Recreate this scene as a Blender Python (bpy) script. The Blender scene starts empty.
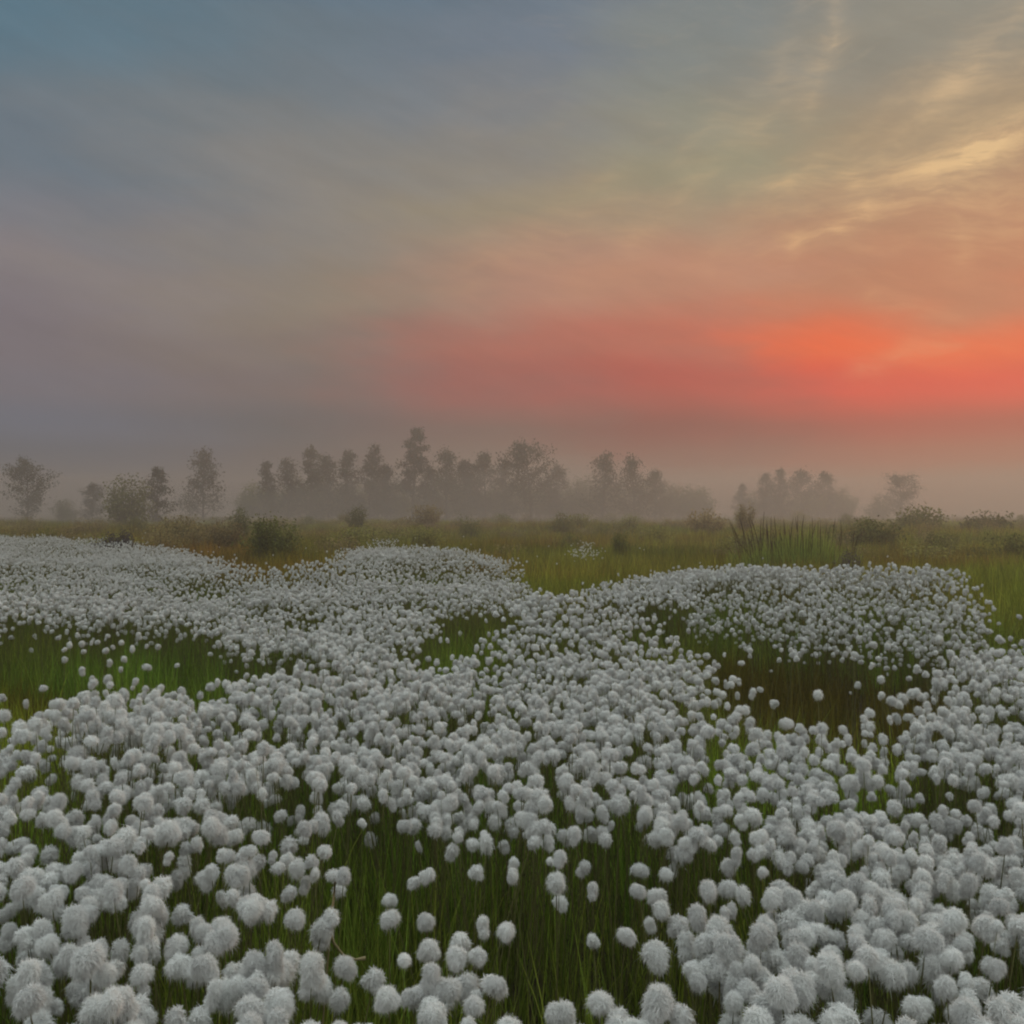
import bpy, math, random
import numpy as np
from math import radians as R

S = bpy.context.scene
COL = S.collection
F = 1000.0            # focal length in pixels at 1024 wide
CAMZ = 1.0
rng = np.random.default_rng(7)
random.seed(7)

def lin(r, g, b):
    return tuple((c/255/12.92 if c/255 <= 0.04045 else ((c/255+0.055)/1.055)**2.4) for c in (r, g, b))

# ------------------------------------------------------------------ render
S.render.engine = 'CYCLES'
S.cycles.use_denoising = True
S.cycles.denoiser = 'OPENIMAGEDENOISE'
S.cycles.max_bounces = 8
S.cycles.diffuse_bounces = 4
S.cycles.transmission_bounces = 4
S.cycles.volume_bounces = 1
S.cycles.filter_width = 2.1
S.view_settings.view_transform = 'Standard'
S.view_settings.look = 'None'
S.view_settings.exposure = 0
S.view_settings.gamma = 1

cam = bpy.data.cameras.new('camera'); cam.sensor_width = 36; cam.lens = F*36/1024
cam.clip_start = 0.05; cam.clip_end = 2000
co = bpy.data.objects.new('camera', cam); COL.objects.link(co)
co.location = (0, 0, CAMZ); co.rotation_euler = (R(90), 0, 0)
S.camera = co

# ------------------------------------------------------------------ node helpers
class NT:
    def __init__(s, tree): s.t = tree
    def n(s, typ, **kw):
        x = s.t.nodes.new(typ)
        for k, v in kw.items(): setattr(x, k, v)
        return x
    def put(s, sock, v):
        if hasattr(v, 'is_output') or isinstance(v, bpy.types.NodeSocket): s.t.links.new(v, sock)
        else: sock.default_value = v
    def m(s, op, a, b=0.0, c=0.0, clamp=False):
        x = s.n('ShaderNodeMath', operation=op, use_clamp=clamp)
        for i, v in enumerate((a, b, c)): s.put(x.inputs[i], v)
        return x.outputs[0]
    def v(s, op, a, b=(0, 0, 0)):
        x = s.n('ShaderNodeVectorMath', operation=op)
        s.put(x.inputs[0], a); s.put(x.inputs[1], b)
        return x.outputs['Value'] if op in ('DOT_PRODUCT', 'LENGTH', 'DISTANCE') else x.outputs[0]
    def xyz(s, x=0., y=0., z=0.):
        c = s.n('ShaderNodeCombineXYZ')
        for i, v in enumerate((x, y, z)): s.put(c.inputs[i], v)
        return c.outputs[0]
    def smooth(s, v, a, b, lo=0.0, hi=1.0):
        x = s.n('ShaderNodeMapRange', interpolation_type='SMOOTHSTEP')
        s.put(x.inputs[0], v); s.put(x.inputs[1], a); s.put(x.inputs[2], b); s.put(x.inputs[3], lo); s.put(x.inputs[4], hi)
        return x.outputs[0]
    def noise(s, vec, scale, detail=3, rough=.5, dist=0.0, col=False):
        x = s.n('ShaderNodeTexNoise')
        s.put(x.inputs['Vector'], vec)
        x.inputs['Scale'].default_value = scale; x.inputs['Detail'].default_value = detail
        x.inputs['Roughness'].default_value = rough; x.inputs['Distortion'].default_value = dist
        return x.outputs['Color' if col else 'Fac']
    def ramp(s, fac, stops, interp='LINEAR'):
        x = s.n('ShaderNodeValToRGB'); cr = x.color_ramp; cr.interpolation = interp
        while len(cr.elements) < len(stops): cr.elements.new(0.5)
        for e, (p, c) in zip(cr.elements, sorted(stops, key=lambda q: q[0])):
            e.position = p; e.color = (*c, 1)
        s.put(x.inputs[0], fac)
        return x.outputs[0]
    def mix(s, f, a, b, mode='MIX'):
        x = s.n('ShaderNodeMix', data_type='RGBA', blend_type=mode)
        s.put(x.inputs[0], f)
        s.put(x.inputs[6], a if not isinstance(a, tuple) else (*a[:3], 1))
        s.put(x.inputs[7], b if not isinstance(b, tuple) else (*b[:3], 1))
        return x.outputs[2]

# ------------------------------------------------------------------ sky
SUN_AZ, SUN_EL = 30.0, 9.0
W = bpy.data.worlds.new('World'); S.world = W; W.use_nodes = True
W.node_tree.nodes.clear(); q = NT(W.node_tree)
tc = q.n('ShaderNodeTexCoord').outputs['Generated']
d = q.v('NORMALIZE', tc)
sep = q.n('ShaderNodeSeparateXYZ'); q.put(sep.inputs[0], d)
DEG = 180/math.pi
el = q.m('MULTIPLY', q.m('ARCSINE', sep.outputs[2]), DEG)
az = q.m('MULTIPLY', q.m('ARCTAN2', sep.outputs[0], sep.outputs[1]), DEG)
# slow waviness so that the bands of colour are not ruler straight
wv = q.noise(q.xyz(q.m('MULTIPLY', az, .03), q.m('MULTIPLY', el, .09), 3.1), 1.0, 3, .55)
el_w = q.m('ADD', el, q.m('MULTIPLY', q.m('SUBTRACT', wv, .5), q.smooth(el, 2.5, 12, 0, 12.0)))
ELS = [-90, -2, 1.5, 3.0, 4.5, 6.8, 9.5, 13, 18, 24, 29, 50, 90]
def elpos(e): return (e+90)/180 if False else (0.0 if e <= -90 else (0.02+0.68*(e+2)/34 if e <= 32 else 0.7+0.3*(e-32)/58))
e1 = q.m('ADD', .02, q.m('MULTIPLY', q.m('ADD', el_w, 2), .68/34), clamp=True)
e2 = q.m('ADD', .7, q.m('MULTIPLY', q.m('SUBTRACT', el_w, 32), .3/58))
hi = q.m('GREATER_THAN', el_w, 32)
pos = q.m('ADD', q.m('MULTIPLY', e1, q.m('SUBTRACT', 1, hi)), q.m('MULTIPLY', e2, hi), clamp=True)
SKY_L = [(0.05,0.05,0.05), (0.12,0.115,0.12), (0.075,0.1,0.15), (0.06995,0.09885,0.1573), (0.1124,0.1369,0.2054), (0.1676,0.1542,0.1941), (0.1871,0.1579,0.1831), (0.2369,0.2089,0.2286), (0.1367,0.1803,0.222), (0.0932,0.1821,0.2433), (0.0658,0.1489,0.2259), (0.72,0.77,0.79), (1.5,1.71,1.77)]
SKY_M = [(0.05,0.05,0.05), (0.16,0.13,0.11), (0.19,0.15,0.12), (0.183,0.1151,0.09665), (0.1807,0.0874,0.0781), (0.3683,0.0787,0.0684), (0.4769,0.1277,0.0877), (0.4602,0.2313,0.1614), (0.32,0.2602,0.172), (0.1564,0.1987,0.2498), (0.1082,0.1665,0.2209), (0.72,0.77,0.79), (1.5,1.71,1.77)]
SKY_R = [(0.06,0.05,0.04), (0.3,0.19,0.15), (0.27,0.07,0.04), (0.3679,0.037,0.022), (0.4346,0.004,0.004), (0.8414,0.0212,0.004), (0.9392,0.0932,0.004), (0.5285,0.1996,0.1012), (0.36,0.265,0.165), (0.2558,0.2436,0.1984), (0.3044,0.297,0.2485), (0.62,0.69,0.72), (1.5,1.71,1.77)]
SKY_Q = [(0.055,0.05,0.045), (0.22,0.15,0.12), (0.17,0.06,0.05), (0.2203,0.04145,0.0377), (0.233,0.0207,0.0235), (0.5185,0.0507,0.036), (0.5181,0.1257,0.0787), (0.5366,0.2459,0.1494), (0.3075,0.2849,0.1886), (0.2121,0.2359,0.2236), (0.152,0.2052,0.2514), (0.65,0.695,0.71), (1.5,1.71,1.77)]
SKY_P = [(0.05,0.05,0.05), (0.14,0.1225,0.115), (0.09,0.085,0.09), (0.0961,0.07995,0.0899), (0.0916,0.093,0.1105), (0.1818,0.1342,0.1288), (0.2158,0.1689,0.1454), (0.2665,0.2166,0.1636), (0.2444,0.2286,0.2103), (0.1301,0.1811,0.2187), (0.0897,0.1645,0.2404), (0.72,0.77,0.79), (1.5,1.71,1.77)]
SKY_B = [(0.03841,0.0396,0.03901), (0.1921,0.198,0.195), (0.2561,0.264,0.26), (0.2753,0.2838,0.2795), (0.2945,0.3036,0.299), (0.3201,0.33,0.3251), (0.3457,0.3564,0.3511), (0.3649,0.3762,0.3705), (0.3969,0.4092,0.4031), (0.4289,0.4422,0.4356), (0.5936,0.612,0.6028), (0.7008,0.7225,0.7116), (1.50,1.71,1.67)]
rl, rp, rm, rq, rr, rb = (q.ramp(pos, [(elpos(e), c) for e, c in zip(ELS, cs)], 'EASE') for cs in (SKY_L, SKY_P, SKY_M, SKY_Q, SKY_R, SKY_B))
az_w = q.m('ADD', az, q.m('MULTIPLY', q.m('SUBTRACT', q.noise(q.xyz(q.m('MULTIPLY', az, .05), q.m('MULTIPLY', el, .16), 8.), 1.0, 4, .6), .5), 22))
base = q.mix(q.smooth(az_w, -27, -10), rl, rp)
base = q.mix(q.smooth(az_w, -14, 3), base, rm)
base = q.mix(q.smooth(az_w, 0, 11), base, rq)
base = q.mix(q.smooth(az_w, 10, 21), base, rr)
base = q.mix(q.smooth(q.m('ABSOLUTE', az), 60, 120), base, rb)
# high cirrus: long streaks with fibres
warp = q.v('SCALE', q.v('SUBTRACT', q.noise(q.xyz(az, el, 0.), .16, 3, .5, col=True), (.5, .5, .5)))
warp.node.inputs[3].default_value = 2.6
P = q.v('ADD', q.xyz(az, el, 0.), warp)
def ae(px, py):
    u, v = (px-512)/F, (512-py)/F
    return math.degrees(math.atan(u)), math.degrees(math.atan(v/math.hypot(1, u)))
STREAKS = [((712, 260), (790, 246), 0.35, 0.364), ((790, 246), (838, 235), 0.42, 0.468), ((838, 235), (868, 215), 0.5, 0.39), ((868, 215), (930, 200), 0.6, 0.338),
           ((930, 200), (980, 198), 0.7, 0.26), ((740, 196), (850, 178), 0.5, 0.286), ((850, 178), (930, 168), 0.7, 0.286), ((930, 168), (975, 150), 0.8, 0.442),
           ((970, 152), (1080, 100), 0.8, 0.605), ((850, 190), (1000, 160), 1.6, 0.208), ((950, 190), (962, 262), 0.8, 0.234), ((940, 110), (975, 60), 0.7, 0.26),
           ((975, 60), (1025, 10), 1.0, 0.26), ((800, 110), (830, 30), 0.7, 0.182), ((830, 30), (842, -30), 0.6, 0.286), ((700, 255), (820, 160), 0.6, 0.13),
           ((820, 160), (930, 80), 0.8, 0.156), ((640, 235), (750, 125), 0.8, 0.104), ((750, 125), (830, 30), 0.9, 0.117), ((560, 300), (660, 215), 1.2, 0.06),
           ((470, 280), (600, 200), 1.6, 0.104), ((780, 240), (880, 255), 0.5, 0.13), ((870, 300), (960, 320), 0.5, 0.182), ((860, 372), (1000, 335), 0.7, 0.26),
           ((1000, 215), (1100, 190), 1.2, 0.286), ((880, 150), (960, 90), 0.5, 0.16), ((960, 90), (1040, 60), 0.7, 0.2), ((760, 215), (850, 205), 0.35, 0.18),
           ((690, 150), (770, 60), 0.6, 0.1), ((770, 60), (800, -10), 0.7, 0.12), ((900, 250), (950, 235), 0.4, 0.15)]
fib = q.noise(q.v('MULTIPLY', P, (.30, 1.5, 1)), 1.0, 6, .66)
tot = None
for a, b, w, st in STREAKS:
    A = np.array(ae(*a)); B = np.array(ae(*b)); D = B-A; L2 = float(D@D)
    pa = q.v('SUBTRACT', P, (A[0], A[1], 0))
    t = q.m('DIVIDE', q.v('DOT_PRODUCT', pa, (D[0], D[1], 0)), L2, clamp=True)
    sc = q.v('SCALE', (D[0], D[1], 0)); q.put(sc.node.inputs[3], t)
    ds = q.v('LENGTH', q.v('SUBTRACT', pa, sc))
    g = q.m('MULTIPLY', q.m('EXPONENT', q.m('MULTIPLY', q.m('POWER', ds, 1.5), -1/w**1.5)), st)
    tot = g if tot is None else q.m('ADD', tot, g)
broad = q.m('MULTIPLY', q.smooth(fib, .5, .8), q.m('MULTIPLY', q.smooth(az, -18, 22), q.m('MULTIPLY', q.smooth(el, 4, 14), .13)))
tot = q.m('ADD', q.m('MULTIPLY', tot, q.smooth(fib, .32, .62, .36, 1.25)), broad, clamp=True)
cloud_c = q.ramp(q.m('MULTIPLY', el, 1/30), [(.1, (1.0,.24,.09)), (.38, (.80,.40,.18)), (.6, (.80,.53,.26)), (1., (.50,.42,.33))])
mott = q.noise(q.v('MULTIPLY', q.xyz(q.m('ADD', az, q.m('MULTIPLY', el, -.9)), q.m('ADD', el, q.m('MULTIPLY', az, .35)), 0.), (.10, .55, 1)), 1.0, 6, .68)
mv = q.m('ADD', 1.0, q.m('MULTIPLY', q.m('SUBTRACT', mott, .5), q.smooth(el, 2, 9, 0, .34)))
base = q.mix(1.0, base, q.xyz(mv, mv, mv), 'MULTIPLY')
skyc = q.mix(tot, base, cloud_c)
bg = q.n('ShaderNodeBackground'); q.put(bg.inputs[0], skyc); bg.inputs[1].default_value = 1.0
nis = q.n('ShaderNodeTexSky', sky_type='NISHITA'); nis.sun_disc = False
nis.sun_elevation = R(SUN_EL); nis.sun_rotation = R(SUN_AZ); nis.dust_density = 1.0
bg2 = q.n('ShaderNodeBackground'); q.put(bg2.inputs[0], nis.outputs[0]); bg2.inputs[1].default_value = 0.05
nf = q.n('ShaderNodeMixShader'); nf.inputs[0].default_value = 0.965
q.put(nf.inputs[1], bg2.outputs[0]); q.put(nf.inputs[2], bg.outputs[0])
q.put(q.n('ShaderNodeOutputWorld').inputs[0], nf.outputs[0])

sl = bpy.data.lights.new('sun', 'SUN'); sl.energy = 1.05; sl.angle = R(14); sl.color = (1.0, .72, .50)
so = bpy.data.objects.new('sun', sl); COL.objects.link(so)
so.rotation_euler = (R(90-SUN_EL), 0, R(180-SUN_AZ)); so.location = (20, 30, 20)

# ------------------------------------------------------------------ materials
def mat(name):
    m = bpy.data.materials.new(name); m.use_nodes = True; m.node_tree.nodes.clear()
    return m, NT(m.node_tree)
def leafy(name, c1, c2, trans=.3, scale=30., tint=False, rnd=.25, tip=None, isl=0.):
    """thin plant matter: diffuse + translucent, colour varying in patches and from plant to plant"""
    m, k = mat(name)
    geo = k.n('ShaderNodeTexCoord').outputs['Object']
    c = k.mix(k.noise(geo, scale, 2), c1, c2)
    if tip:
        z = k.n('ShaderNodeSeparateXYZ'); k.put(z.inputs[0], geo)
        c = k.mix(k.smooth(z.outputs[2], tip[0], tip[1]), c, tip[2])
    if tint:
        at = k.n('ShaderNodeAttribute', attribute_type='INSTANCER', attribute_name='tint')
        c = k.mix(1.0, c, at.outputs['Color'], 'MULTIPLY')
    oi = k.n('ShaderNodeObjectInfo').outputs['Random']
    h = k.n('ShaderNodeHueSaturation'); k.put(h.inputs['Color'], c)
    val = k.m('ADD', 1-rnd, k.m('MULTIPLY', oi, 2*rnd))
    if isl: val = k.m('MULTIPLY', val, k.m('ADD', 1-isl, k.m('MULTIPLY', k.n('ShaderNodeNewGeometry').outputs['Random Per Island'], 2*isl)))
    k.put(h.inputs['Value'], val)
    k.put(h.inputs['Hue'], k.m('ADD', .5-.012, k.m('MULTIPLY', k.m('FRACT', k.m('MULTIPLY', oi, 7.31)), .024)))
    d1 = k.n('ShaderNodeBsdfDiffuse'); t1 = k.n('ShaderNodeBsdfTranslucent')
    k.put(d1.inputs[0], h.outputs[0]); k.put(t1.inputs[0], h.outputs[0])
    mx = k.n('ShaderNodeMixShader'); mx.inputs[0].default_value = trans
    k.put(mx.inputs[1], d1.outputs[0]); k.put(mx.inputs[2], t1.outputs[0])
    k.put(k.n('ShaderNodeOutputMaterial').inputs[0], mx.outputs[0])
    return m
M_COTTON = leafy('cotton_fibre', (.91,.92,.90), (.79,.80,.78), .22, 45, rnd=.10)
M_STEM = leafy('stem_green', (.14,.17,.055), (.19,.16,.07), .1, 12)
M_GRASS = leafy('sedge_blades', (.19,.26,.045), (.30,.32,.075), .4, 9, tint=True, rnd=.4, isl=.6)
M_MEADOW = leafy('meadow_blades', (.38,.42,.095), (.49,.43,.13), .3, 4, tint=True, rnd=.35, isl=.55)
M_BARK = leafy('bark', (.05,.042,.035), (.09,.08,.07), 0, 6)
M_LEAF = leafy('tree_leaves', (.030,.042,.016), (.055,.06,.024), .25, .9, isl=.5)
M_PINE = leafy('pine_needles', (.018,.030,.014), (.034,.044,.02), .15, .9, isl=.5)
M_BUSH = leafy('bush_leaves', (.12,.15,.040), (.18,.18,.055), .35, 4, isl=.5)
M_TUSG = leafy('olive_leaves', (.19,.21,.055), (.26,.25,.075), .35, 4, isl=.5)
M_HEATH = leafy('heather', (.27,.22,.10), (.33,.27,.115), .35, 4, isl=.5)
M_GREYB = leafy('grey_twigs', (.10,.09,.085), (.14,.12,.12), .2, 4, isl=.5)
M_REED = leafy('reed_green', (.28,.42,.07), (.38,.40,.10), .45, 5, isl=.5)
M_SPIKE = leafy('reed_spikes', (.075,.055,.03), (.11,.075,.04), .2, 5, isl=.5)
M_DRY = leafy('dry_straw', (.42,.36,.20), (.34,.28,.14), .2, 20)

mG, k = mat('peat_ground')
gp = k.n('ShaderNodeNewGeometry').outputs['Position']
n1 = k.noise(gp, 1.1, 5, .6); n2 = k.noise(gp, 14, 5, .65); n3 = k.noise(gp, .12, 3)
c = k.mix(k.smooth(n1, .38, .62), (.020,.014,.009), (.038,.040,.012))
c = k.mix(k.smooth(n2, .35, .7), c, (.060,.045,.022))
sy = k.n('ShaderNodeSeparateXYZ'); k.put(sy.inputs[0], gp)
c = k.mix(k.smooth(sy.outputs[1], 7, 16), c, k.mix(n3, (.085,.085,.026), (.10,.075,.035)))
bs = k.n('ShaderNodeBsdfPrincipled'); k.put(bs.inputs['Base Color'], c)
bs.inputs['Roughness'].default_value = .9; bs.inputs['Specular IOR Level'].default_value = .2
bp = k.n('ShaderNodeBump'); bp.inputs['Strength'].default_value = .8; bp.inputs['Distance'].default_value = .05
k.put(bp.inputs['Height'], n2); k.put(bs.inputs['Normal'], bp.outputs[0])
k.put(k.n('ShaderNodeOutputMaterial').inputs[0], bs.outputs[0])

# ------------------------------------------------------------------ object helpers
def mesh(name, V, Fc, mats, smooth=False, idx=None):
    me = bpy.data.meshes.new(name)
    me.from_pydata([tuple(map(float, v)) for v in V], [], [tuple(int(i) for i in f) for f in Fc])
    for m in (mats if isinstance(mats, (list, tuple)) else [mats]): me.materials.append(m)
    if idx is not None: me.polygons.foreach_set('material_index', np.asarray(idx, dtype=np.int32))
    if smooth: me.polygons.foreach_set('use_smooth', np.ones(len(me.polygons), dtype=bool))
    me.update()
    return me
def obj(name, me, parent=None, loc=(0, 0, 0), link=True):
    o = bpy.data.objects.new(name, me); o.location = loc
    if link: COL.objects.link(o)
    if parent: o.parent = parent
    return o
def tag(o, label=None, cat=None, group=None, kind=None):
    for a, b in (('label', label), ('category', cat), ('group', group), ('kind', kind)):
        if b: o[a] = b
    return o
class MB:
    """collects vertices and faces"""
    def __init__(s): s.V = []; s.F = []; s.I = []; s.Q = []
    def add(s, V, Fc, mi=0):
        o = len(s.V); s.V.extend(V)
        for f in Fc: s.F.append([i+o for i in f]); s.I.append(mi)
    def tube(s, pts, rad, n=5, mi=0):
        pts = [np.array(p, float) for p in pts]; V = []; Fc = []
        for i, p in enumerate(pts):
            t = pts[min(i+1, len(pts)-1)]-pts[max(i-1, 0)]; t = t/(np.linalg.norm(t)+1e-9)
            a = np.cross(t, (0, 1, .13)); a /= np.linalg.norm(a)+1e-9; b = np.cross(t, a)
            r = rad[i] if hasattr(rad, '__len__') else rad
            for j in range(n):
                th = 2*math.pi*j/n
                V.append(p+r*(math.cos(th)*a+math.sin(th)*b))
        for i in range(len(pts)-1):
            for j in range(n):
                Fc.append((i*n+j, i*n+(j+1) % n, (i+1)*n+(j+1) % n, (i+1)*n+j))
        V.append(pts[-1]); top = len(V)-1
        for j in range(n): Fc.append(((len(pts)-1)*n+j, (len(pts)-1)*n+(j+1) % n, top))
        s.add(V, Fc, mi)
    def blade(s, p, az, h, w, lean, droop, segs=3, mi=0, twist=0.):
        """a tapering leaf blade from p, leaning toward az"""
        dx, dy = math.cos(az), math.sin(az); sx, sy = math.cos(az+math.pi/2+twist), math.sin(az+math.pi/2+twist)
        V = []; Fc = []
        for i in range(segs+1):
            t = i/segs; o = lean*h*t+droop*h*t*t*t; z = h*t*(1-.35*droop*t*t)
            ww = w*.5*(1-t**1.6)
            c0 = (p[0]+dx*o, p[1]+dy*o, p[2]+z)
            if i < segs: V += [(c0[0]-sx*ww, c0[1]-sy*ww, c0[2]), (c0[0]+sx*ww, c0[1]+sy*ww, c0[2])]
            else: V.append(c0)
        for i in range(segs-1): Fc.append((2*i, 2*i+1, 2*i+3, 2*i+2))
        Fc.append((2*segs-2, 2*segs-1, 2*segs))
        s.add(V, Fc, mi)
    def leaf(s, c, size, asp=.55, mi=0, bend=.3, up=0.0):
        s.Q.append((c[0], c[1], c[2], size, asp, bend, up))
    def flush(s):
        if not s.Q: return
        q_ = np.array(s.Q); r = np.random.default_rng(len(q_)); n = len(q_)
        u = r.normal(size=(n, 3)); u[:, 2] += q_[:, 6]; u /= np.linalg.norm(u, axis=1)[:, None]
        v = np.cross(u, r.normal(size=(n, 3))); v /= np.linalg.norm(v, axis=1)[:, None]+1e-9; w = np.cross(u, v)
        c = q_[:, :3]; h = q_[:, 3:4]*.5; a = q_[:, 4:5]; b_ = q_[:, 5:6]
        P_ = np.stack([c-u*h, c-v*h*a+w*h*b_, c+u*h, c+v*h*a+w*h*b_], 1).reshape(-1, 3); o = len(s.V)
        s.V.extend(P_); k_ = np.arange(n)*4+o
        for i in k_: s.F.append([i, i+1, i+2]); s.F.append([i, i+2, i+3]); s.I += [0, 0]
        s.Q = []
    def build(s, name, mats, smooth=False):
        s.flush()
        return mesh(name, s.V, s.F, mats, smooth, s.I)

# ------------------------------------------------------------------ ground
def hz(x, y):
    x = np.asarray(x, float); y = np.asarray(y, float)
    near = .022*np.sin(2.1*x+1.3*y+.4)+.018*np.sin(-1.4*x+2.6*y+2.)+.012*np.sin(4.3*x-.7*y)
    far = .10*np.sin(.21*x+.13*y+1.)+.09*np.sin(-.17*x+.31*y+.3)+.06*np.sin(.55*x+.41*y)
    k = np.clip((y-8)/30, 0, 1)
    out = near+far*k
    for cx, cy, sx, sy, a in ((1.95, 6.6, 1.35, 1.0, .19), (-1.2, 10.3, 1.2, 1.6, .18), (.10, 5.0, .42, .45, .11), (-.92, 2.1, .22, .28, .09), (-4.5, 9.5, 2.2, 1.5, .10), (2.3, 4.0, .55, .55, .09), (-.6, 3.1, .6, .45, .05), (.5, 2.7, .45, .4, .05)):
        out = out+a*np.exp(-((x-cx)/sx)**2-((y-cy)/sy)**2)
    return out
ys = np.concatenate([np.arange(-4, 10, .12), np.arange(10, 40, .5), np.arange(40, 262, 3.)])
xs = np.concatenate([np.arange(-170, -20, 4.), np.arange(-20, -8, .6), np.arange(-8, 8, .15), np.arange(8, 20, .6), np.arange(20, 171, 4.)])
gx, gy = np.meshgrid(xs, ys); gz = hz(gx, gy)
V = np.stack([gx, gy, gz], -1).reshape(-1, 3); nx = len(xs)
ii, jj = np.meshgrid(np.arange(len(ys)-1), np.arange(nx-1), indexing='ij'); i0 = (ii*nx+jj).ravel()
g = obj('ground', mesh('ground', V, np.stack([i0, i0+1, i0+nx+1, i0+nx], -1), mG, True))
tag(g, 'dark peat bog ground under the cottongrass and meadow', 'ground', kind='structure')

# haze: one closed box around everything
HZ = dict(x=172, y0=-5, y1=264, z0=-1.5, z1=9.6)
b = [(-HZ['x'], HZ['y0'], HZ['z0']), (HZ['x'], HZ['y0'], HZ['z0']), (HZ['x'], HZ['y1'], HZ['z0']), (-HZ['x'], HZ['y1'], HZ['z0'])]
b += [(x, y, HZ['z1']) for x, y, _ in b]
mH, k = mat('haze_air')
pv = k.n('ShaderNodeVolumePrincipled'); pv.inputs['Color'].default_value = (.64, .585, .54, 1)
pv.inputs['Density'].default_value = .0068; pv.inputs['Anisotropy'].default_value = .45
pv.inputs['Density Attribute'].default_value = ''
k.put(k.n('ShaderNodeOutputMaterial').inputs['Volume'], pv.outputs[0])
mH.cycles.homogeneous_volume = True
h = obj('haze', mesh('haze', b, [(3, 2, 1, 0), (4, 5, 6, 7), (0, 1, 5, 4), (1, 2, 6, 5), (2, 3, 7, 6), (3, 0, 4, 7)], mH))
tag(h, 'pale evening mist lying over the whole bog', 'haze', kind='stuff')

# the low mist bank that lies among the trees: a flat lens of thicker air
bV = []; bF = []; NX, NY = 60, 16
for i in range(NX+1):
    x = -150+300*i/NX; end = max(0, 1-abs(x/150)**4)
    Hm = (6.6+1.0*math.sin(x*.11+1)+.8*math.sin(x*.047)+.5*math.sin(x*.31))*end
    for j in range(NY+1):
        t = -1+2*j/NY
        bV.append((x, 100+57*t+3*math.sin(x*.06)*(1-t*t), -1.2+Hm*(1-abs(t))**1.35+.001))
n0 = len(bV); bV += [(v[0], v[1], -1.25) for v in bV]
for i in range(NX):
    for j in range(NY):
        a = i*(NY+1)+j; b_ = a+NY+1
        bF.append((a, b_, b_+1, a+1)); bF.append((n0+a, n0+a+1, n0+b_+1, n0+b_))
for i in range(NX):
    for j in (0, NY):
        a = i*(NY+1)+j; b_ = a+NY+1
        bF.append((a, n0+a, n0+b_, b_) if j == 0 else (a, b_, n0+b_, n0+a))
for j in range(NY):
    for i in (0, NX):
        a = i*(NY+1)+j
        bF.append((a, a+1, n0+a+1, n0+a) if i == 0 else (a, n0+a, n0+a+1, a+1))
mB, k = mat('mist_air')
pv = k.n('ShaderNodeVolumePrincipled'); pv.inputs['Color'].default_value = (.64, .59, .55, 1)
pv.inputs['Density'].default_value = .0150; pv.inputs['Anisotropy'].default_value = .45
pv.inputs['Density Attribute'].default_value = ''
k.put(k.n('ShaderNodeOutputMaterial').inputs['Volume'], pv.outputs[0])
mB.cycles.homogeneous_volume = True
h = obj('mist', mesh('mist', bV, bF, mB))
tag(h, 'thicker low bank of mist lying among the feet of the trees', 'mist', kind='stuff')

# ------------------------------------------------------------------ scatter through geometry nodes
def scatter(name, pts, protos, idx, rotz, tiltx, tilty, scl, tint=None):
    me = bpy.data.meshes.new(name); me.from_pydata([tuple(map(float, p)) for p in pts], [], [])
    def at(n, t, data, field):
        a = me.attributes.new(n, t, 'POINT'); a.data.foreach_set(field, np.asarray(data, dtype=np.int32 if t == 'INT' else np.float32).ravel())
    at('idx', 'INT', idx, 'value'); at('rot', 'FLOAT_VECTOR', np.stack([tiltx, tilty, rotz], -1), 'vector')
    at('scl', 'FLOAT_VECTOR', scl, 'vector')
    if tint is not None: at('tint', 'FLOAT_COLOR', np.concatenate([tint, np.ones((len(tint), 1))], 1), 'color')
    pc = bpy.data.collections.new(name+'_kinds')
    for i, p in enumerate(protos):
        p.name = f'{name}_kind_{i:02d}'; pc.objects.link(p)
    o = obj(name, me)
    ng = bpy.data.node_groups.new(name, 'GeometryNodeTree')
    ng.interface.new_socket('Geometry', in_out='INPUT', socket_type='NodeSocketGeometry')
    ng.interface.new_socket('Geometry', in_out='OUTPUT', socket_type='NodeSocketGeometry')
    N = ng.nodes; L = ng.links
    gi = N.new('NodeGroupInput'); go = N.new('NodeGroupOutput'); ip = N.new('GeometryNodeInstanceOnPoints')
    ci = N.new('GeometryNodeCollectionInfo'); ci.inputs['Collection'].default_value = pc
    ci.inputs['Separate Children'].default_value = True; ci.inputs['Reset Children'].default_value = True
    def na(n, t):
        x = N.new('GeometryNodeInputNamedAttribute'); x.data_type = t; x.inputs['Name'].default_value = n
        return [s for s in x.outputs if s.enabled][0]
    L.new(gi.outputs[0], ip.inputs['Points']); L.new(ci.outputs[0], ip.inputs['Instance']); ip.inputs['Pick Instance'].default_value = True
    L.new(na('idx', 'INT'), ip.inputs['Instance Index'])
    L.new(na('rot', 'FLOAT_VECTOR'), ip.inputs['Rotation']); L.new(na('scl', 'FLOAT_VECTOR'), ip.inputs['Scale'])
    L.new(ip.outputs[0], go.inputs[0])
    o.modifiers.new('scatter', 'NODES').node_group = ng
    return o

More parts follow.
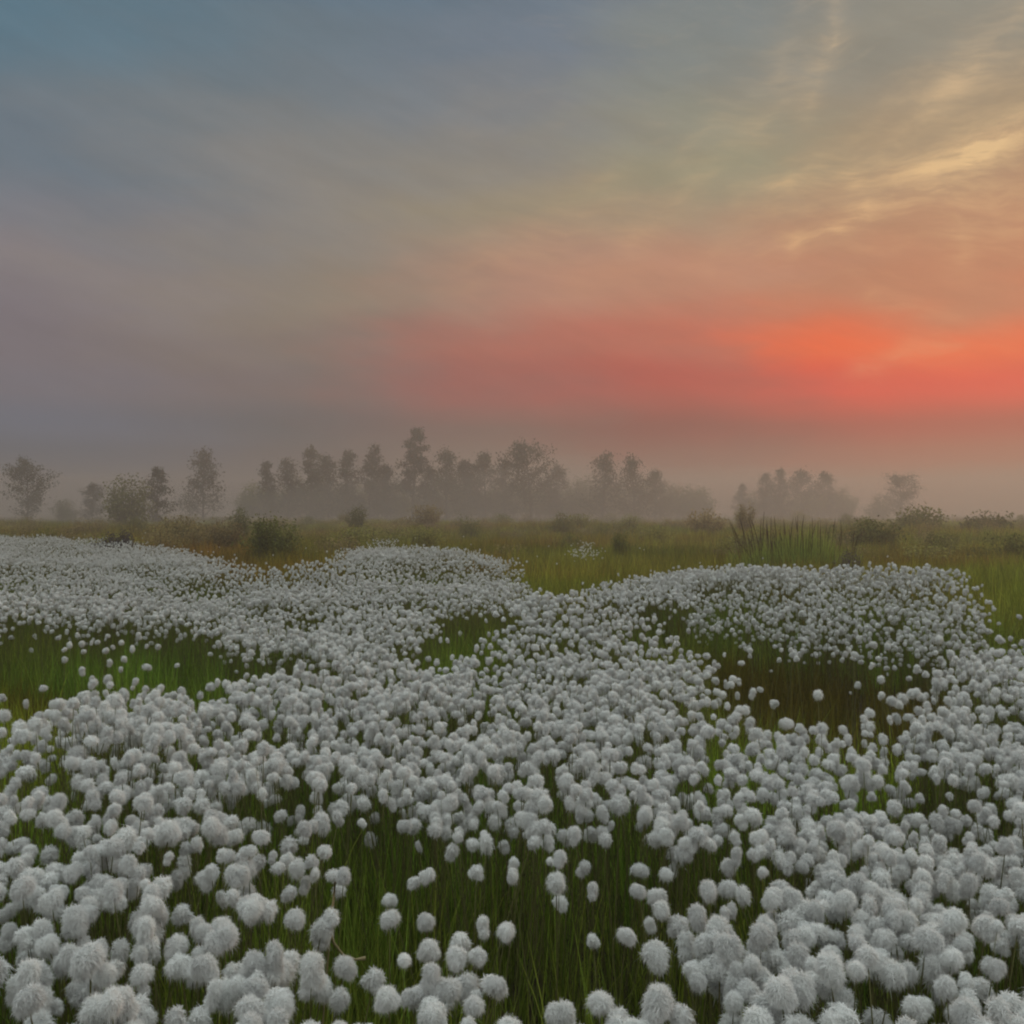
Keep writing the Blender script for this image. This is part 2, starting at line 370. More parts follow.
# ------------------------------------------------------------------ cottongrass
def ico(sub):
    import bmesh
    bm = bmesh.new(); bmesh.ops.create_icosphere(bm, subdivisions=sub, radius=1)
    V = np.array([v.co[:] for v in bm.verts]); Fc = [[v.index for v in f.verts] for f in bm.faces]; bm.free()
    return V, Fc
ICO3, ICO2 = ico(3), ico(2)
def head(r, lobes, strands, fine, w=.0008, core=.66):
    """a cotton tuft round the stem tip at the origin: soft lumpy core, fibres that fan out and droop"""
    mb = MB(); IV, IF = ICO3 if fine else ICO2
    Rr = .0188
    for (c, rad, sz) in lobes:
        c = np.array(c)*Rr; rad *= Rr
        ph = r.uniform(0, 6.28, 6)
        def lump(D): return 1+.09*np.sin(5*D[:, 0]+ph[0]+2*D[:, 2])+.08*np.sin(6*D[:, 1]+ph[1])+.07*np.sin(7*D[:, 2]+ph[2]+3*D[:, 0])
        k = lump(IV)[:, None]
        C = IV*k*rad*core; C[:, 2] *= sz; C = C+c
        mb.add(list(C), IF)
        D = r.normal(size=(strands, 3)); D /= np.linalg.norm(D, axis=1)[:, None]
        kk = lump(D)[:, None]
        tw = r.normal(size=(strands, 3))*.42; E = D+tw; E /= np.linalg.norm(E, axis=1)[:, None]
        ln = .66+.58*r.beta(2.4, 1.9, (strands, 1)); far_ = r.random(strands) < .05; ln[far_] *= 1.22
        sc = np.array([1, 1, sz])
        p0 = D*kk*rad*.60*sc; p1 = (D*.5+E*.5)*kk*rad*(.60+.5*(ln-.60))*sc; p2 = E*kk*rad*ln*sc
        p1[:, 2] -= .05*rad; p2[:, 2] -= .22*rad; p2[far_, 2] -= .35*rad
        side = np.cross(E, r.normal(size=(strands, 3))); side /= np.linalg.norm(side, axis=1)[:, None]+1e-9
        for i in range(strands):
            a0, a1, a2 = p0[i]+c, p1[i]+c, p2[i]+c; s = side[i]*w
            mb.add([a0-s, a0+s, a1+s*.8, a1-s*.8, a2], [(0, 1, 2, 3), (3, 2, 4)])
    return mb
LOBES = [[((0,0,-.10),1.0,1.15),((.3,.2,-.5),.5,1.2)], [((0,0,0),.88,1.0),((.45,.15,-.5),.66,1.2)], [((0,0,.05),.85,1.15),((-.4,.25,-.35),.62,1.0),((.3,-.3,-.5),.6,1.0)],
         [((.1,0,-.1),.95,.85),((-.45,-.2,-.35),.5,1.3)], [((0,.1,.1),.78,1.25),((.25,-.2,-.7),.66,1.1)], [((-.3,0,0),.76,1.1),((.45,.15,-.15),.72,1.15),((.1,-.4,-.5),.5,1.2)]]
def stem(r, length, bend):
    mb = MB(); a = r.uniform(0, 6.28); n = 5
    pts = [(-bend*math.cos(a)*(1-(i/n)**1.7), -bend*math.sin(a)*(1-(i/n)**1.7), length*i/n) for i in range(n+1)]
    off = np.array(pts[0]); pts = [np.array(p)-np.array((off[0], off[1], 0)) for p in pts]
    mb.tube(pts, [.0015, .0014, .0013, .0012, .0011, .001], 4)
    return mb, pts[-1]
LEN = [.40, .47, .52, .57, .61, .65, .69, .74, .80, .87, .96, 1.06]
r0 = np.random.default_rng(3)
STEMS = []
for i in range(12):
    mb, tip = stem(r0, LEN[i]-.02, r0.uniform(.01, .05)); STEMS.append((mb.build('stem', M_STEM), tip, mb))
HEADS = []
for i in range(12):
    mb = head(r0, LOBES[i % 6], 2300, True, .00036, .60); HEADS.append(mb.build('seed_head', M_COTTON, True))

# ---- where the drifts are: outlines given as the photograph shows the heads, laid down on the ground at head height
HH = .44
def gpt(px, py, h=HH):
    dd = (CAMZ-h)*F/max(py-512, 6)
    return ((px-512)/F*dd, dd)
def inside(poly, X, Y):
    P_ = np.array([gpt(*p) for p in poly]); n = len(P_); c = np.zeros(X.shape, bool)
    for i in range(n):
        x1, y1 = P_[i]; x2, y2 = P_[(i+1) % n]
        m = ((y1 > Y) != (y2 > Y)) & (X < (x2-x1)*(Y-y1)/(y2-y1+1e-12)+x1)
        c ^= m
    return c
DRIFTS = [ # (outline, heads per square metre)
  ([(-500,541),(0,539),(100,544),(180,550),(214,566),(262,578),(335,574),(350,549),(385,541),(425,553),(512,568),(530,590),(505,606),(440,616),(425,650),(350,658),(300,642),(235,640),(205,618),(100,618),(0,622),(-500,622)], 260),
  ([(580,596),(640,583),(700,571),(740,567),(800,573),(900,584),(955,596),(985,612),(990,626),(940,624),(880,622),(800,619),(730,614),(640,608),(585,606)], 330),
  ([(700,620),(985,632),(960,668),(880,690),(790,672),(720,645)], 24),
  ([(498,650),(505,622),(530,608),(575,618),(670,628),(705,655),(735,682),(690,694),(690,712),(760,735),(830,742),(880,745),(905,715),(940,684),(985,650),(1100,635),(1700,640),(1700,1500),(-700,1500),(-700,790),(0,792),(35,770),(60,735),(110,690),(200,702),(270,690),(340,668),(420,645),(470,650)], 300),
  ([(585,540),(600,548),(600,556),(570,556),(570,548)], 120),
  ([(-600,700),(0,690),(30,700),(30,730),(0,790),(-600,790)], 90),
  ([(60,650),(120,640),(150,655),(200,660),(290,670),(200,690),(80,690)], 16),
  ([(-300,530),(200,530),(420,534),(700,545),(1100,560),(1100,590),(600,575),(200,560),(-300,545)], .7),
]
HOLES = [ # (outline, kept share)
  ([(285,832),(370,820),(440,820),(520,826),(600,830),(700,838),(755,882),(712,905),(672,945),(660,985),(590,1012),(520,1035),(490,1100),(420,1300),(345,1300),(312,1040),(300,930),(325,885)], .0),
  ([(160,880),(215,868),(240,900),(215,930),(165,915)], .35),
  ([(60,985),(290,1000),(330,1090),(60,1120)], .45),
  ([(300,805),(420,790),(470,830),(430,862),(310,862)], .62),
  ([(560,805),(760,800),(780,860),(700,875),(580,850)], .62),
  ([(690,700),(740,688),(795,702),(800,724),(715,716)], .15),
  ([(835,712),(905,700),(915,735),(850,742)], .35),
  ([(425,612),(505,606),(500,640),(470,658),(400,655),(350,668),(345,655),(425,645)], .04),
  ([(520,600),(585,603),(640,608),(705,630),(730,655),(700,662),(650,634),(560,618)], .12),
  ([(200,618),(240,640),(345,655),(345,668),(270,690),(200,690)], .04),
  ([(650,672),(720,668),(760,690),(700,712),(655,700)], .3),
  ([(860,780),(930,775),(940,800),(880,815)], .55),
  ([(470,690),(540,690),(540,712),(470,712)], .5),
  ([(30,800),(100,785),(160,850),(60,860),(20,850)], .55),
]
CLUSTERS = [((406,940),4,.012),((440,962),5,.014),((428,985),7,.022),((450,925),3,.006),((412,1010),9,.03),((318,868),5,.02),((605,935),1,0),((505,1000),3,.02),
            ((592,878),2,.02),((560,866),3,.05),((650,872),2,.02),((458,858),4,.015),((97,655),8,.05),((122,648),10,.06),((168,662),2,.05),((243,662),3,.02),((260,662),2,.02),
            ((615,884),1,0),((680,900),2,.02),((30,700),4,.05),((70,1010),2,.02),((690,680),3,.05),((760,700),6,.08),((795,712),5,.07)]
def noise2(X, Y, s, seed):
    a = np.random.default_rng(seed).uniform(0, 6.28, 8)
    return (np.sin(s*(1.0*X+.6*Y)+a[0])+np.sin(s*(-.7*X+1.1*Y)+a[1])+np.sin(s*(1.9*X-.4*Y)+a[2])*.7+np.sin(s*(.5*X+2.1*Y)+a[3])*.7)/3.4
X = []; Y = []
for poly, dens in DRIFTS:
    P_ = np.array([gpt(*p) for p in poly]); lo = P_.min(0); hi_ = P_.max(0)
    lo = np.maximum(lo, (-14, .62)); hi_ = np.minimum(hi_, (14, 26))
    n = int((hi_[0]-lo[0])*(hi_[1]-lo[1])*dens*(4.4 if dens > 250 else 1.5))
    x = rng.uniform(lo[0], hi_[0], n); y = rng.uniform(lo[1], hi_[1], n)
    kj = np.clip(y/3.2, .3, 3.2); jx = (.05*noise2(x, y, 23, 5)+.04*noise2(x, y, 51, 6))*kj; jy = (.06*noise2(x, y, 19, 8)+.05*noise2(x, y, 47, 9))*kj
    ok = inside(poly, x+jx, y+jy)
    keep = np.ones(n)
    for hp, share in HOLES: keep = np.where(inside(hp, x+jx, y+jy), np.minimum(keep, share), keep)
    keep *= np.clip(.80+.72*noise2(x, y, 8.5, 21)+.5*noise2(x, y, 24, 22), .06, 1)*np.clip(1.1-.07*(y-2.5), .48, 1)*np.where(y > 3, np.clip(.95+.5*noise2(x/(.5+.2*y), y/(.5+.25*y), 8, 27), .25, 1), 1)
    ok &= rng.random(n) < keep
    ok &= np.abs(x) < y*.62+.45
    X.append(x[ok]); Y.append(y[ok])
n_drift = sum(len(a) for a in X)
for (px, py), n, sd in CLUSTERS:
    cx, cy = gpt(px, py); X.append(cx+rng.normal(0, sd, n)); Y.append(cy+rng.normal(0, sd*1.3, n))
X = np.concatenate(X); Y = np.concatenate(Y)
lone = np.arange(len(X)) >= n_drift; ok = (Y > .66) & (Y < 26); X, Y, lone = X[ok], Y[ok], lone[ok]
n = len(X)
scale = np.clip(rng.normal(.65, .11, n), .42, .90)*(1+.22*np.clip((1.7-Y)/.7, 0, 1))*np.clip(1.05-.045*(Y-2), .78, 1.05)
scale = np.where(lone & (Y < 2), np.clip(scale*.9, .55, 1), scale)
kn = np.clip(Y/2.2, .5, 1); want = np.clip((.44+.032*kn*noise2(X, Y, 6, 31)+.022*kn*noise2(X, Y, 17, 33))+.018*kn*rng.normal(0, 1, n)-np.abs(rng.normal(0, 1, n))*.07*(.4+.6*(Y > 2))*(rng.random(n) < .30), .24, .50)
face = inside([(690,596),(985,600),(1000,625),(985,650),(900,634),(780,634),(690,622)], X, Y); want = np.where(face, rng.uniform(.14, .47, n), want)
stem_i = np.abs(want[:, None]/scale[:, None]-np.array(LEN)[None]).argmin(1)
# the outer faces of the stands carry heads at every height
head_i = rng.integers(0, 12, n)
rz = rng.uniform(0, 6.283, n); tx = rng.normal(0, .11, n); ty = rng.normal(.04, .11, n); wide = rng.normal(1, .12, (n, 2)).clip(.75, 1.3)
fat = np.stack([scale*wide[:, 0], scale*wide[:, 1], scale], -1)
Z = hz(X, Y)-.004
print('cottongrass plants', n)

# heads that show largest in the picture are built as things of their own
hx = X; hzz = Z+scale*np.array(LEN)[stem_i]; px = 512+F*hx/Y; py = 512+F*(CAMZ-hzz)/Y; pr = F*.0188*scale/Y
cand = np.where((Y < 3.2) & (px > -10) & (px < 1034) & (py < 1040))[0]; cand = cand[np.argsort(Y[cand])]
buf = np.zeros((1024, 1024), bool); vis = np.zeros(n)
for i in cand:
    r_ = pr[i]; x0, x1 = int(max(0, px[i]-r_)), int(min(1024, px[i]+r_+1)); y0, y1 = int(max(0, py[i]-r_)), int(min(1024, py[i]+r_+1))
    if x1 <= x0 or y1 <= y0: continue
    yy, xx = np.mgrid[y0:y1, x0:x1]; m = (xx-px[i])**2+(yy-py[i])**2 < r_*r_
    vis[i] = (m & ~buf[y0:y1, x0:x1]).sum(); buf[y0:y1, x0:x1] |= m
own = np.argsort(-vis)[:300]
def where(x, y):
    if 375 < x < 475 and 895 < y: return ('white cottongrass tuft in the small cluster standing alone in the dark grass hollow', 'tufts clustered in the grass hollow')
    if x > 475 and x < 545 and y > 955: return ('white cottongrass tuft at the near lip of the dark grass hollow', 'tufts at the lip of the hollow')
    if 300 < x < 700 and 840 < y < 960 and not (x > 630 and y > 900): return ('small white cottongrass tuft scattered along the edge of the dark grass hollow', 'tufts scattered round the grass hollow')
    if x < 180 and y < 905: return ('white cottongrass tuft in the raised drift at the left edge above the nearest one', 'tufts in the raised left drift')
    if x < 345: return ('fluffy white cottongrass tuft in the dense drift left of the dark grass hollow', 'tufts in the near left drift')
    if x > 760 and y < 880: return ('fluffy white cottongrass tuft at the back of the large drift right of the hollow', 'tufts at the back of the right drift')
    return ('large fluffy white cottongrass tuft in the nearest drift right of the dark grass hollow', 'tufts in the near right drift')
for i in own:
    lab, grp = where(px[i], py[i])
    e = bpy.data.objects.new('cottongrass', None); COL.objects.link(e); e.empty_display_size = .02
    e.location = (X[i], Y[i], Z[i]); e.rotation_euler = (tx[i], ty[i], rz[i]); e.scale = tuple(fat[i])
    tag(e, lab, 'cottongrass', grp)
    sm, tip, _ = STEMS[stem_i[i]]
    obj('stem', sm, e); obj('seed_head', HEADS[head_i[i]], e, tuple(tip+np.array((0, 0, .015))))
rest = np.setdiff1d(np.arange(n), own)
protos = []
for si in range(12):
    for hv in range(2):
        _, tip, smb = STEMS[si]; hb = head(r0, LOBES[(si+3*hv) % 6], 900, False, .0006, .64)
        mb = MB(); mb.add(smb.V, smb.F, 0); mb.add([np.array(v)+tip+np.array((0, 0, .015)) for v in hb.V], hb.F, 1)
        protos.append(obj('tuft', mb.build('tuft', [M_STEM, M_COTTON], True), link=False))
o = scatter('cottongrass_drifts', np.stack([X, Y, Z], -1)[rest], protos, stem_i[rest]*2+(head_i[rest] % 2), rz[rest], tx[rest], ty[rest], fat[rest])
tag(o, 'thousands of white cottongrass tufts spreading in drifts back across the bog', 'cottongrass', kind='stuff')

# ------------------------------------------------------------------ near sedge
def tuft_mesh(r, nb, rad, h0, h1, w, lean, droop, m, name):
    mb = MB()
    for _ in range(nb):
        a = r.uniform(0, 6.28); rr = rad*math.sqrt(r.random())
        mb.blade((rr*math.cos(a), rr*math.sin(a), -.01), a+r.normal(0, .7), r.uniform(h0, h1), w*r.uniform(.7, 1.3), abs(r.normal(0, lean)), abs(r.normal(0, droop)), 4, 0, r.normal(0, .5))
    return obj(name, mb.build(name, m, True), link=False)
near = [tuft_mesh(r0, 26, .035, .16, .36, .0028, .14, .12, M_GRASS, 'sedge') for _ in range(6)]+[tuft_mesh(r0, 16, .05, .10, .24, .003, .3, .3, M_GRASS, 'sedge') for _ in range(3)]
N_ = 24000
y = rng.uniform(.66, 11, N_)**1.0; x = rng.uniform(-1, 1, N_)*(y*.62+.5)
dens = np.clip(.55+.5*noise2(x, y, 3.3, 41), .15, 1)
PEAT = [[(0,628),(70,636),(120,650),(130,668),(60,668),(0,662),(-200,660),(-200,628)], [(690,612),(985,622),(985,650),(935,680),(850,695),(780,680),(720,650)]]
peat = np.zeros(N_, bool)
for pp in PEAT: peat |= inside(pp, x, y)
dens = np.where(peat, dens*.8, dens)
dens *= np.where(y > 6, .8, 1)
ok = rng.random(N_) < dens; x, y, peat = x[ok], y[ok], peat[ok]; nn = len(x)
gr = np.clip(.5+.5*noise2(x, y, 1.7, 42)+rng.normal(0, .2, nn), 0, 1)[:, None]
tint = np.array([[1.08, 1.0, .8]])*(1-gr)+np.array([[.82, 1.2, .72]])*gr
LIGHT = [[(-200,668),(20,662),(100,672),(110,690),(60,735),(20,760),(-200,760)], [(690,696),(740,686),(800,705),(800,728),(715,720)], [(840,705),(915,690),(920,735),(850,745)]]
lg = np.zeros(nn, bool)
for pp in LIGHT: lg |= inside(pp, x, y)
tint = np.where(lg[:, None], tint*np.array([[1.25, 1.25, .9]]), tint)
tint = np.where(peat[:, None], np.array([[.85, .62, .50]])*.68, tint)
sc = rng.uniform(.75, 1.2, nn); sc = np.where(peat, sc*.85, sc)
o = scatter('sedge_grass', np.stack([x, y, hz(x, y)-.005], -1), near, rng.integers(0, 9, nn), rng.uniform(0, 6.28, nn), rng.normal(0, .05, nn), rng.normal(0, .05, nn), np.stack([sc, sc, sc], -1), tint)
tag(o, 'thin upright dark green sedge blades between the white tufts', 'grass', kind='stuff')

# ------------------------------------------------------------------ far meadow
far = [tuft_mesh(r0, 46, .17, .22, .52, .009, .18, .2, M_MEADOW, 'meadow') for _ in range(6)]
N_ = 30000
y = np.exp(rng.uniform(math.log(6.5), math.log(150), N_)); x = rng.uniform(-1, 1, N_)*(y*.62+1.5)
dr = np.zeros(N_, bool)
for poly, dens_ in DRIFTS[:4]: dr |= inside(poly, x, y)
ok = ~dr | (rng.random(N_) < .02); x, y = x[ok], y[ok]; nn = len(x)
pxx = x/y
g1 = np.clip(.5+.55*noise2(x/np.sqrt(y), np.log(y)*4, 2.0, 51)+.3*noise2(x, y, .5, 52)+rng.normal(0, .16, nn), 0, 1)[:, None]
tint = np.array([[.62, .42, .33]])*(1-g1)+np.array([[.70, .82, .44]])*g1
brown = np.exp(-((pxx+.31)/.09)**2)*(y < 45); tint = tint*(1-.65*brown[:, None])+np.array([[.60, .34, .28]])*.65*brown[:, None]
tint = tint*np.clip(.82+.42*noise2(x/np.sqrt(y), np.log(y)*5, 1.6, 61)+.2*noise2(x, y, .9, 62), .38, 1.15)[:, None]
green = (np.clip((pxx-.40)/.1, 0, 1)*(y < 13))[:, None]; tint = tint*(1-green)+np.array([[.56, .66, .34]])*green
sc = rng.uniform(.6, 1.15, nn)*np.clip(.75+y/60, .8, 1.7); szz = sc*rng.uniform(.6, 1.15, nn)/np.clip(.75+y/60, .8, 1.7)
o = scatter('meadow_grass', np.stack([x, y, hz(x, y)-.01], -1), far, rng.integers(0, 6, nn), rng.uniform(0, 6.28, nn), rng.normal(0, .05, nn), rng.normal(0, .05, nn), np.stack([sc, sc, szz], -1), tint)
tag(o, 'olive and brown meadow grass stretching back into the mist', 'grass', kind='stuff')

# ------------------------------------------------------------------ trees
def wood(r, H, Wd, kind, dens=1.0):
    tr = MB(); cr = MB(); lean = r.normal(0, .03)*H
    if kind == 'lean': lean = -.08*H
    pts = [(lean*(i/6)**2+r.normal(0, .006)*H*(i > 0), r.normal(0, .006)*H, H*.97*i/6) for i in range(7)]
    if kind not in ('bush',):
        tr.tube(pts, [.016*H*(1-.14*i)+.01 for i in range(7)], 6)
    nb = {'pine': 34, 'birch': 38, 'round': 40, 'lean': 40, 'bush': 26, 'spire': 36}[kind]
    for b_ in range(nb):
        u = (b_+r.random())/nb
        a = r.uniform(0, 6.283)
        if kind == 'bush':
            z0 = .02*H; z1 = H*r.uniform(.45, 1.0); rad = Wd*.5*math.sqrt(r.random())*math.sqrt(max(0, 1-(z1/H)**2*.85))
            p0 = (Wd*.10*math.cos(a), Wd*.10*math.sin(a), z0); p2 = (rad*math.cos(a), rad*math.sin(a), z1)
        else:
            lo = {'pine': .30, 'birch': .08, 'round': .12, 'lean': .22, 'spire': .03}[kind]
            t = lo+(1-lo)*u; c_ = np.array(pts[min(5, int(t*6))])*(1-(t*6) % 1)+np.array(pts[min(6, int(t*6)+1)])*((t*6) % 1)
            s_ = (t-lo)/(1-lo)
            prof = {'pine': (1-s_)**.7*(.55+.45*abs(math.sin(9*s_+1)))+.10, 'birch': math.sin(math.pi*min(1, .16+.84*s_)**.75)*.95+.06, 'round': math.sqrt(max(0, 1-(2*s_-1)**2))*.95+.1,
                    'lean': math.sqrt(max(0, 1-(2*s_-.9)**2*.8))*.95+.1, 'spire': (1-s_)**.75*1.05+.05}[kind]
            rad = Wd*.5*prof*r.uniform(.45, 1.2)
            rise = {'pine': .12, 'birch': .55, 'round': .5, 'lean': .5, 'spire': .5}[kind]
            p0 = c_; p2 = c_+np.array((rad*math.cos(a), rad*math.sin(a), rad*rise+r.normal(0, .02)*H))
        p0 = np.array(p0); p2 = np.array(p2); p1 = (p0+p2)/2+r.normal(0, .03, 3)*H
        tr.tube([p0, p1, p2], [.0055*H, .004*H, .0015*H], 4)
        ln = np.linalg.norm(p2-p0); m = max(8, int(dens*(75 if kind == 'spire' else 90 if kind != 'bush' else 130)))
        for j in range(m):
            f = r.uniform(.3, 1.03); c_ = (p0*(1-f)+p2*f)+r.normal(0, 1, 3)*(.10*Wd*np.array((1, 1, .75))*(.5 if kind == 'spire' else .36 if kind == 'pine' else .5 if kind != 'bush' else .5)+.01*H)
            if c_[2] < .02*H: continue
            cr.leaf(c_, H*.034*r.uniform(.6, 1.3) if kind != 'bush' else max(H, Wd)*.036*r.uniform(.6, 1.3), .6 if kind != 'pine' else .4, up=.5 if kind in ('spire', 'birch') else 0)
    return tr, cr
KN = {'pine': 'pine_tree', 'birch': 'birch_tree', 'round': 'birch_tree', 'lean': 'birch_tree', 'spire': 'birch_sapling', 'bush': 'willow_bush'}
KC = {'pine': 'tree', 'birch': 'tree', 'round': 'tree', 'lean': 'tree', 'spire': 'tree', 'bush': 'bush'}
def plant(px_, top, w, kind, dd, label, group=None, leafm=None, dens=1.0, name=None):
    r = np.random.default_rng(int(px_*7+top)); x = (px_-512)/F*dd; y = dd
    z = float(hz(x, y))-.02; H = CAMZ+(512-top)/F*dd-z; Wd = w/F*dd*1.3
    tr, cr = wood(r, H, Wd, kind, dens)
    e = bpy.data.objects.new(name or KN[kind], None); COL.objects.link(e); e.location = (x, y, z)
    tag(e, label, KC[kind], group)
    obj('stems' if kind == 'bush' else 'trunk', tr.build('trunk', M_BARK, True), e)
    obj('foliage' if kind == 'bush' else 'crown', cr.build('crown', leafm or {'pine': M_PINE, 'bush': M_BUSH}.get(kind, M_LEAF)), e)
TH = 'trees of the long hazy thicket'; RT = 'trees of the faint thicket behind the reeds'
for a in [
 (28,464,36,'round',88,'round crowned small tree on a bare trunk, alone at the left edge of the mist'),
 (66,499,26,'bush',92,'low faint bush between the lone round tree and the broad dark bush'),
 (92,485,24,'birch',92,'thin wispy sapling just left of the broad dark bush'),
 (128,478,54,'bush',62,'broad dark bush standing nearest in the mist, left of the oval tree'),
 (157,467,28,'spire',80,'narrow pointed tree rising at the right side of the broad dark bush'),
 (203,452,44,'spire',100,'single oval pointed tree standing apart left of the long thicket'),
 (248,490,30,'bush',104,'low bush that ends the long hazy thicket on the left', TH),
 (268,463,24,'spire',104,'slim pointed sapling just inside the left end of the long thicket', TH),
 (289,460,34,'spire',106,'slightly fuller sapling second from the left end of the long thicket', TH),
 (311,447,26,'spire',104,'tallest thin spire in the left half of the long hazy thicket', TH),
 (329,455,38,'spire',108,'rounded sapling right beside the tallest thin spire of the thicket', TH),
 (347,451,30,'spire',104,'pointed sapling in the middle of the long hazy thicket', TH),
 (369,447,28,'spire',104,'thin spire halfway between the thicket middle and the tall pine', TH),
 (386,466,28,'birch',106,'short sapling filling the dip left of the tall pine', TH),
 (413,428,36,'pine',102,'tallest tree, a ragged pine rising high above the hazy tree line', TH),
 (430,468,24,'birch',106,'short sapling tucked against the right side of the tall pine', TH),
 (446,450,38,'spire',104,'pointed tree first to stand clear right of the tall pine', TH),
 (467,461,28,'birch',108,'low rounded tree second to the right of the tall pine', TH),
 (485,454,34,'birch',106,'fuller rounded tree midway between the tall pine and the leaning tree', TH),
 (506,460,26,'spire',106,'slim tree pressed against the left of the leaning tree', TH),
 (531,446,44,'lean',98,'bushy crowned tree leaning left, with the widest crown of the tree line', TH),
 (557,466,30,'birch',104,'smaller tree sheltering under the right side of the leaning tree', TH),
 (578,481,34,'bush',106,'low bush in the dip between the leaning tree and the twin pointed trees', TH),
 (603,455,44,'spire',98,'taller left one of the twin dark pointed trees', TH),
 (634,458,40,'spire',98,'right one of the twin dark pointed trees', TH),
 (656,472,30,'birch',102,'short tree sloping off right of the twin pointed trees', TH),
 (692,490,46,'bush',112,'faint low bush right of the long thicket, fading into mist', TH),
 (741,484,16,'spire',110,'thin lone sapling at the left of the faint thicket behind the reeds', RT),
 (766,474,22,'birch',110,'first rounded tree of the faint thicket behind the reeds', RT),
 (781,469,16,'spire',110,'thin spire sticking out of the faint thicket behind the reeds', RT),
 (801,472,36,'birch',112,'broadest tree in the middle of the faint thicket behind the reeds', RT),
 (824,473,26,'birch',112,'rounded tree at the right shoulder of the faint thicket behind the reeds', RT),
 (846,486,30,'bush',112,'low bush where the faint thicket behind the reeds slopes off to the right', RT),
 (878,494,28,'bush',110,'low faint bush at the left foot of the square topped tree', RT),
 (901,477,30,'round',106,'square topped lone tree, last one right of the faint thicket', RT),
 ]:
    plant(*a)
# low undergrowth that joins the feet of the thicket, one bush each
for i, px_ in enumerate(range(258, 700, 23)):
    t_ = 484+int(7*math.sin(i*2.1))
    plant(px_, t_, 44, 'bush', 108+(i % 3)*2, 'dim undergrowth bush at the foot of the long hazy thicket', 'undergrowth bushes of the thicket')
for i, px_ in enumerate((758, 784, 812, 836)):
    plant(px_, 490+(i % 2)*3, 40, 'bush', 112, 'dim undergrowth bush at the foot of the faint thicket behind the reeds', 'undergrowth bushes behind the reeds')

# ------------------------------------------------------------------ shrubs on the meadow
for a in [
 (270,519,58,'bush',17,'dark green bush standing in the meadow behind the left white drift',None,M_BUSH,1.2),
 (226,521,44,'bush',21,'brown heathery bush left of the dark green meadow bush',None,M_HEATH),
 (178,520,60,'bush',24,'wide low reddish brown bush behind the left white drift',None,M_HEATH),
 (240,508,22,'bush',30,'small upright dark bush behind the brown heathery bush',None,M_BUSH),
 (118,532,46,'bush',16,'grey purple twiggy mound among white tufts at left',None,M_GREYB),
 (357,506,26,'bush',44,'small dark bush in the mist between the left meadow bushes and the drift',None,M_BUSH),
 (425,506,40,'bush',52,'low misty brown bush below the tall pine',None,M_HEATH),
 (467,513,30,'bush',34,'thin twiggy dark bush behind the middle of the meadow',None,M_BUSH,.5),
 (560,513,26,'bush',40,'small dark green bush in the middle of the meadow',None,M_BUSH,.8),
 (620,531,26,'bush',18,'narrow upright dark tuft bush left of the tall reeds',None,M_BUSH),
 (706,511,44,'bush',38,'brownish hazy bush left of the tall reeds',None,M_HEATH),
 (745,503,22,'bush',36,'taller reddish bush peeping over the left of the reeds',None,M_HEATH),
 (848,552,34,'bush',12,'grey twiggy bush at the right foot of the reeds',None,M_GREYB),
 (940,534,36,'bush',22,'round dark bush on the right meadow',None,M_BUSH),
 (870,522,70,'bush',24,'broad olive bush right of the tall reeds',None,M_BUSH,.8),
 (918,508,56,'bush',40,'misty olive bush below the square topped tree',None,M_BUSH,.7),
 (985,514,60,'bush',42,'misty green bush near the right edge of the meadow',None,M_BUSH,.7),
 (1010,536,70,'bush',18,'dark low bush at the right edge of the meadow',None,M_BUSH,.8),
 ]:
    plant(*a)

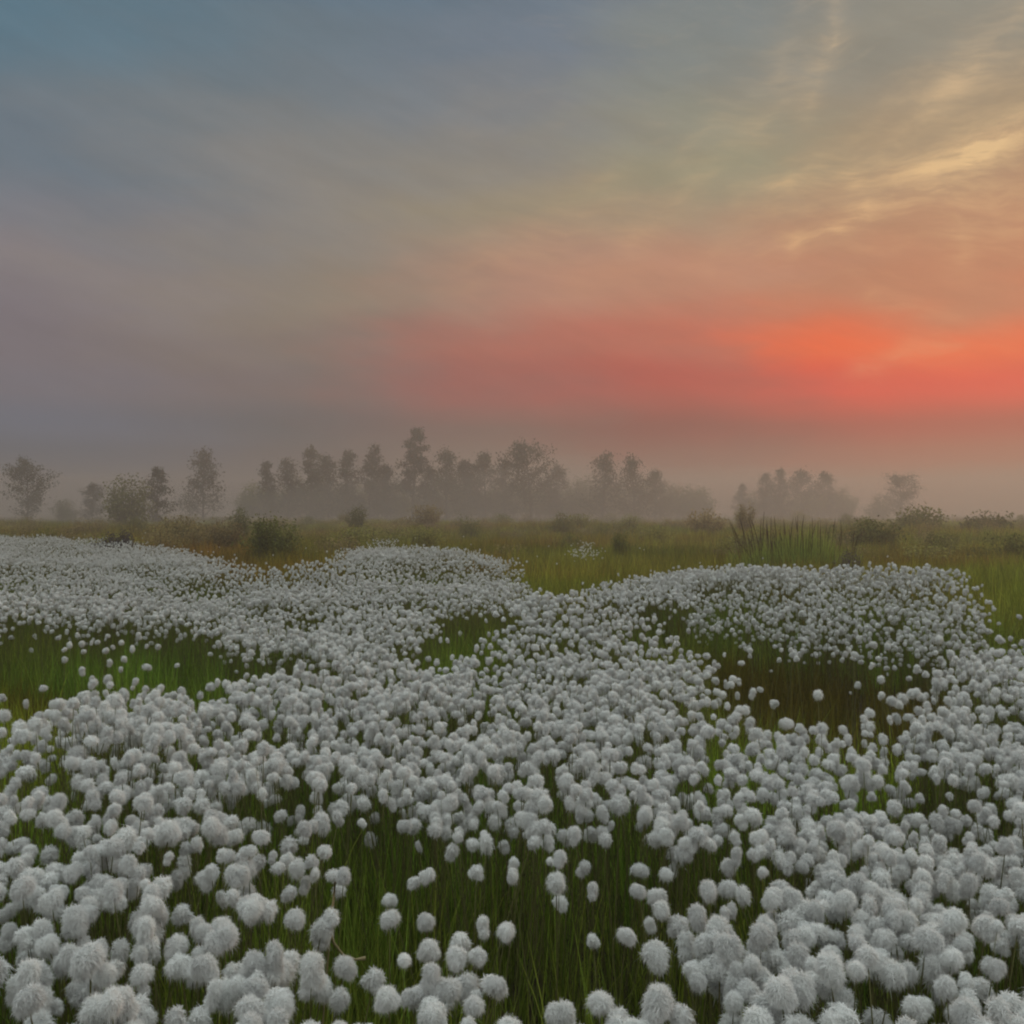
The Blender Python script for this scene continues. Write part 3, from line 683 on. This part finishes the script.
TU = [(r_, *wood(np.random.default_rng(900+r_), .8, 1.1, 'bush', .5)) for r_ in range(4)]
TU = [(a.build('stems', M_BARK, True), b_.build('foliage', m_)) for (_, a, b_), m_ in zip(TU, (M_TUSG, M_HEATH, M_TUSG, M_HEATH))]
r = np.random.default_rng(55)
for i in range(130):
    y_ = math.exp(r.uniform(math.log(17), math.log(85))); x_ = r.uniform(-.54, .54)*y_; kk = int(r.integers(0, 4))
    e = bpy.data.objects.new('bog_shrub', None); COL.objects.link(e); e.location = (x_, y_, float(hz(x_, y_))-.03)
    e.rotation_euler = (0, 0, r.uniform(0, 6.28)); w_ = r.uniform(.7, 1.5)*(1+y_/110); e.scale = (w_, w_, r.uniform(.35, .8)*(1+y_/120))
    tag(e, 'low %s shrub in the misty rough meadow between the white drifts and the trees' % ('green' if kk % 2 == 0 else 'brown'), 'shrub', 'low %s shrubs of the misty meadow' % ('green' if kk % 2 == 0 else 'brown'))
    obj('stems', TU[kk][0], e); obj('foliage', TU[kk][1], e)

# tall reed clump
r = np.random.default_rng(77); dd = 14.0; cx = (795-512)/F*dd; z0 = float(hz(cx, dd))-.02
e = bpy.data.objects.new('reed_clump', None); COL.objects.link(e); e.location = (cx, dd, z0)
tag(e, 'tall green reed clump with brown spiky tips above the right white drift', 'reeds')
mb = MB(); sp = MB()
for i in range(3200):
    a = r.uniform(0, 6.28); rr = math.sqrt(r.random()); x = rr*math.cos(a)*.92; y = rr*math.sin(a)*.55
    mb.blade((x, y, 0), (0 if x > 0 else math.pi)+r.normal(0, .9), r.uniform(.42, .98)*(1-.38*rr*rr)*(.9+.14*math.sin(5*x+1)), r.uniform(.006, .012), abs(r.normal(.06+.14*rr, .10)), abs(r.normal(0, .12)), 4, 0, r.normal(0, .5))
for i in range(70):
    a = r.uniform(0, 6.28); rr = math.sqrt(r.random()); x = rr*math.cos(a)*.82-.02; y = rr*math.sin(a)*.5
    h_ = r.uniform(.62, 1.05)*(1-.24*rr*rr)+(.05 if x < -.4 else 0); lx = (-.22 if x < -.5 else 0)*r.random()+r.normal(0, .05)+.08*x
    p = [np.array((x+lx*t*t, y, h_*t)) for t in (0, .35, .7, .85, 1)]
    sp.tube(p, [.002, .002, .004, .005, .002], 5)
obj('blades', mb.build('blades', M_REED, True), e); obj('seed_spikes', sp.build('seed_spikes', M_SPIKE, True), e)

# the bent dry stalk in the hollow
cx, cy = -.26, 1.45; e = MB()
pts = [(-.035, .01, 0), (-.015, .005, .25), (-.002, 0, .40), (.004, -.002, .455), (.002, -.006, .43), (-.004, -.010, .395), (.004, -.013, .372), (.018, -.016, .356), (.036, -.017, .350), (.05, -.017, .352)]
e.tube(pts, [.0014, .0014, .0014, .0016, .0018, .0020, .0020, .0018, .0016, .0034], 5)
o = obj('dry_stalk', e.build('dry_stalk', M_DRY, True), None, (cx, cy, float(hz(cx, cy))))
tag(o, 'bent pale straw stalk in the left of the dark grass hollow', 'stalk')
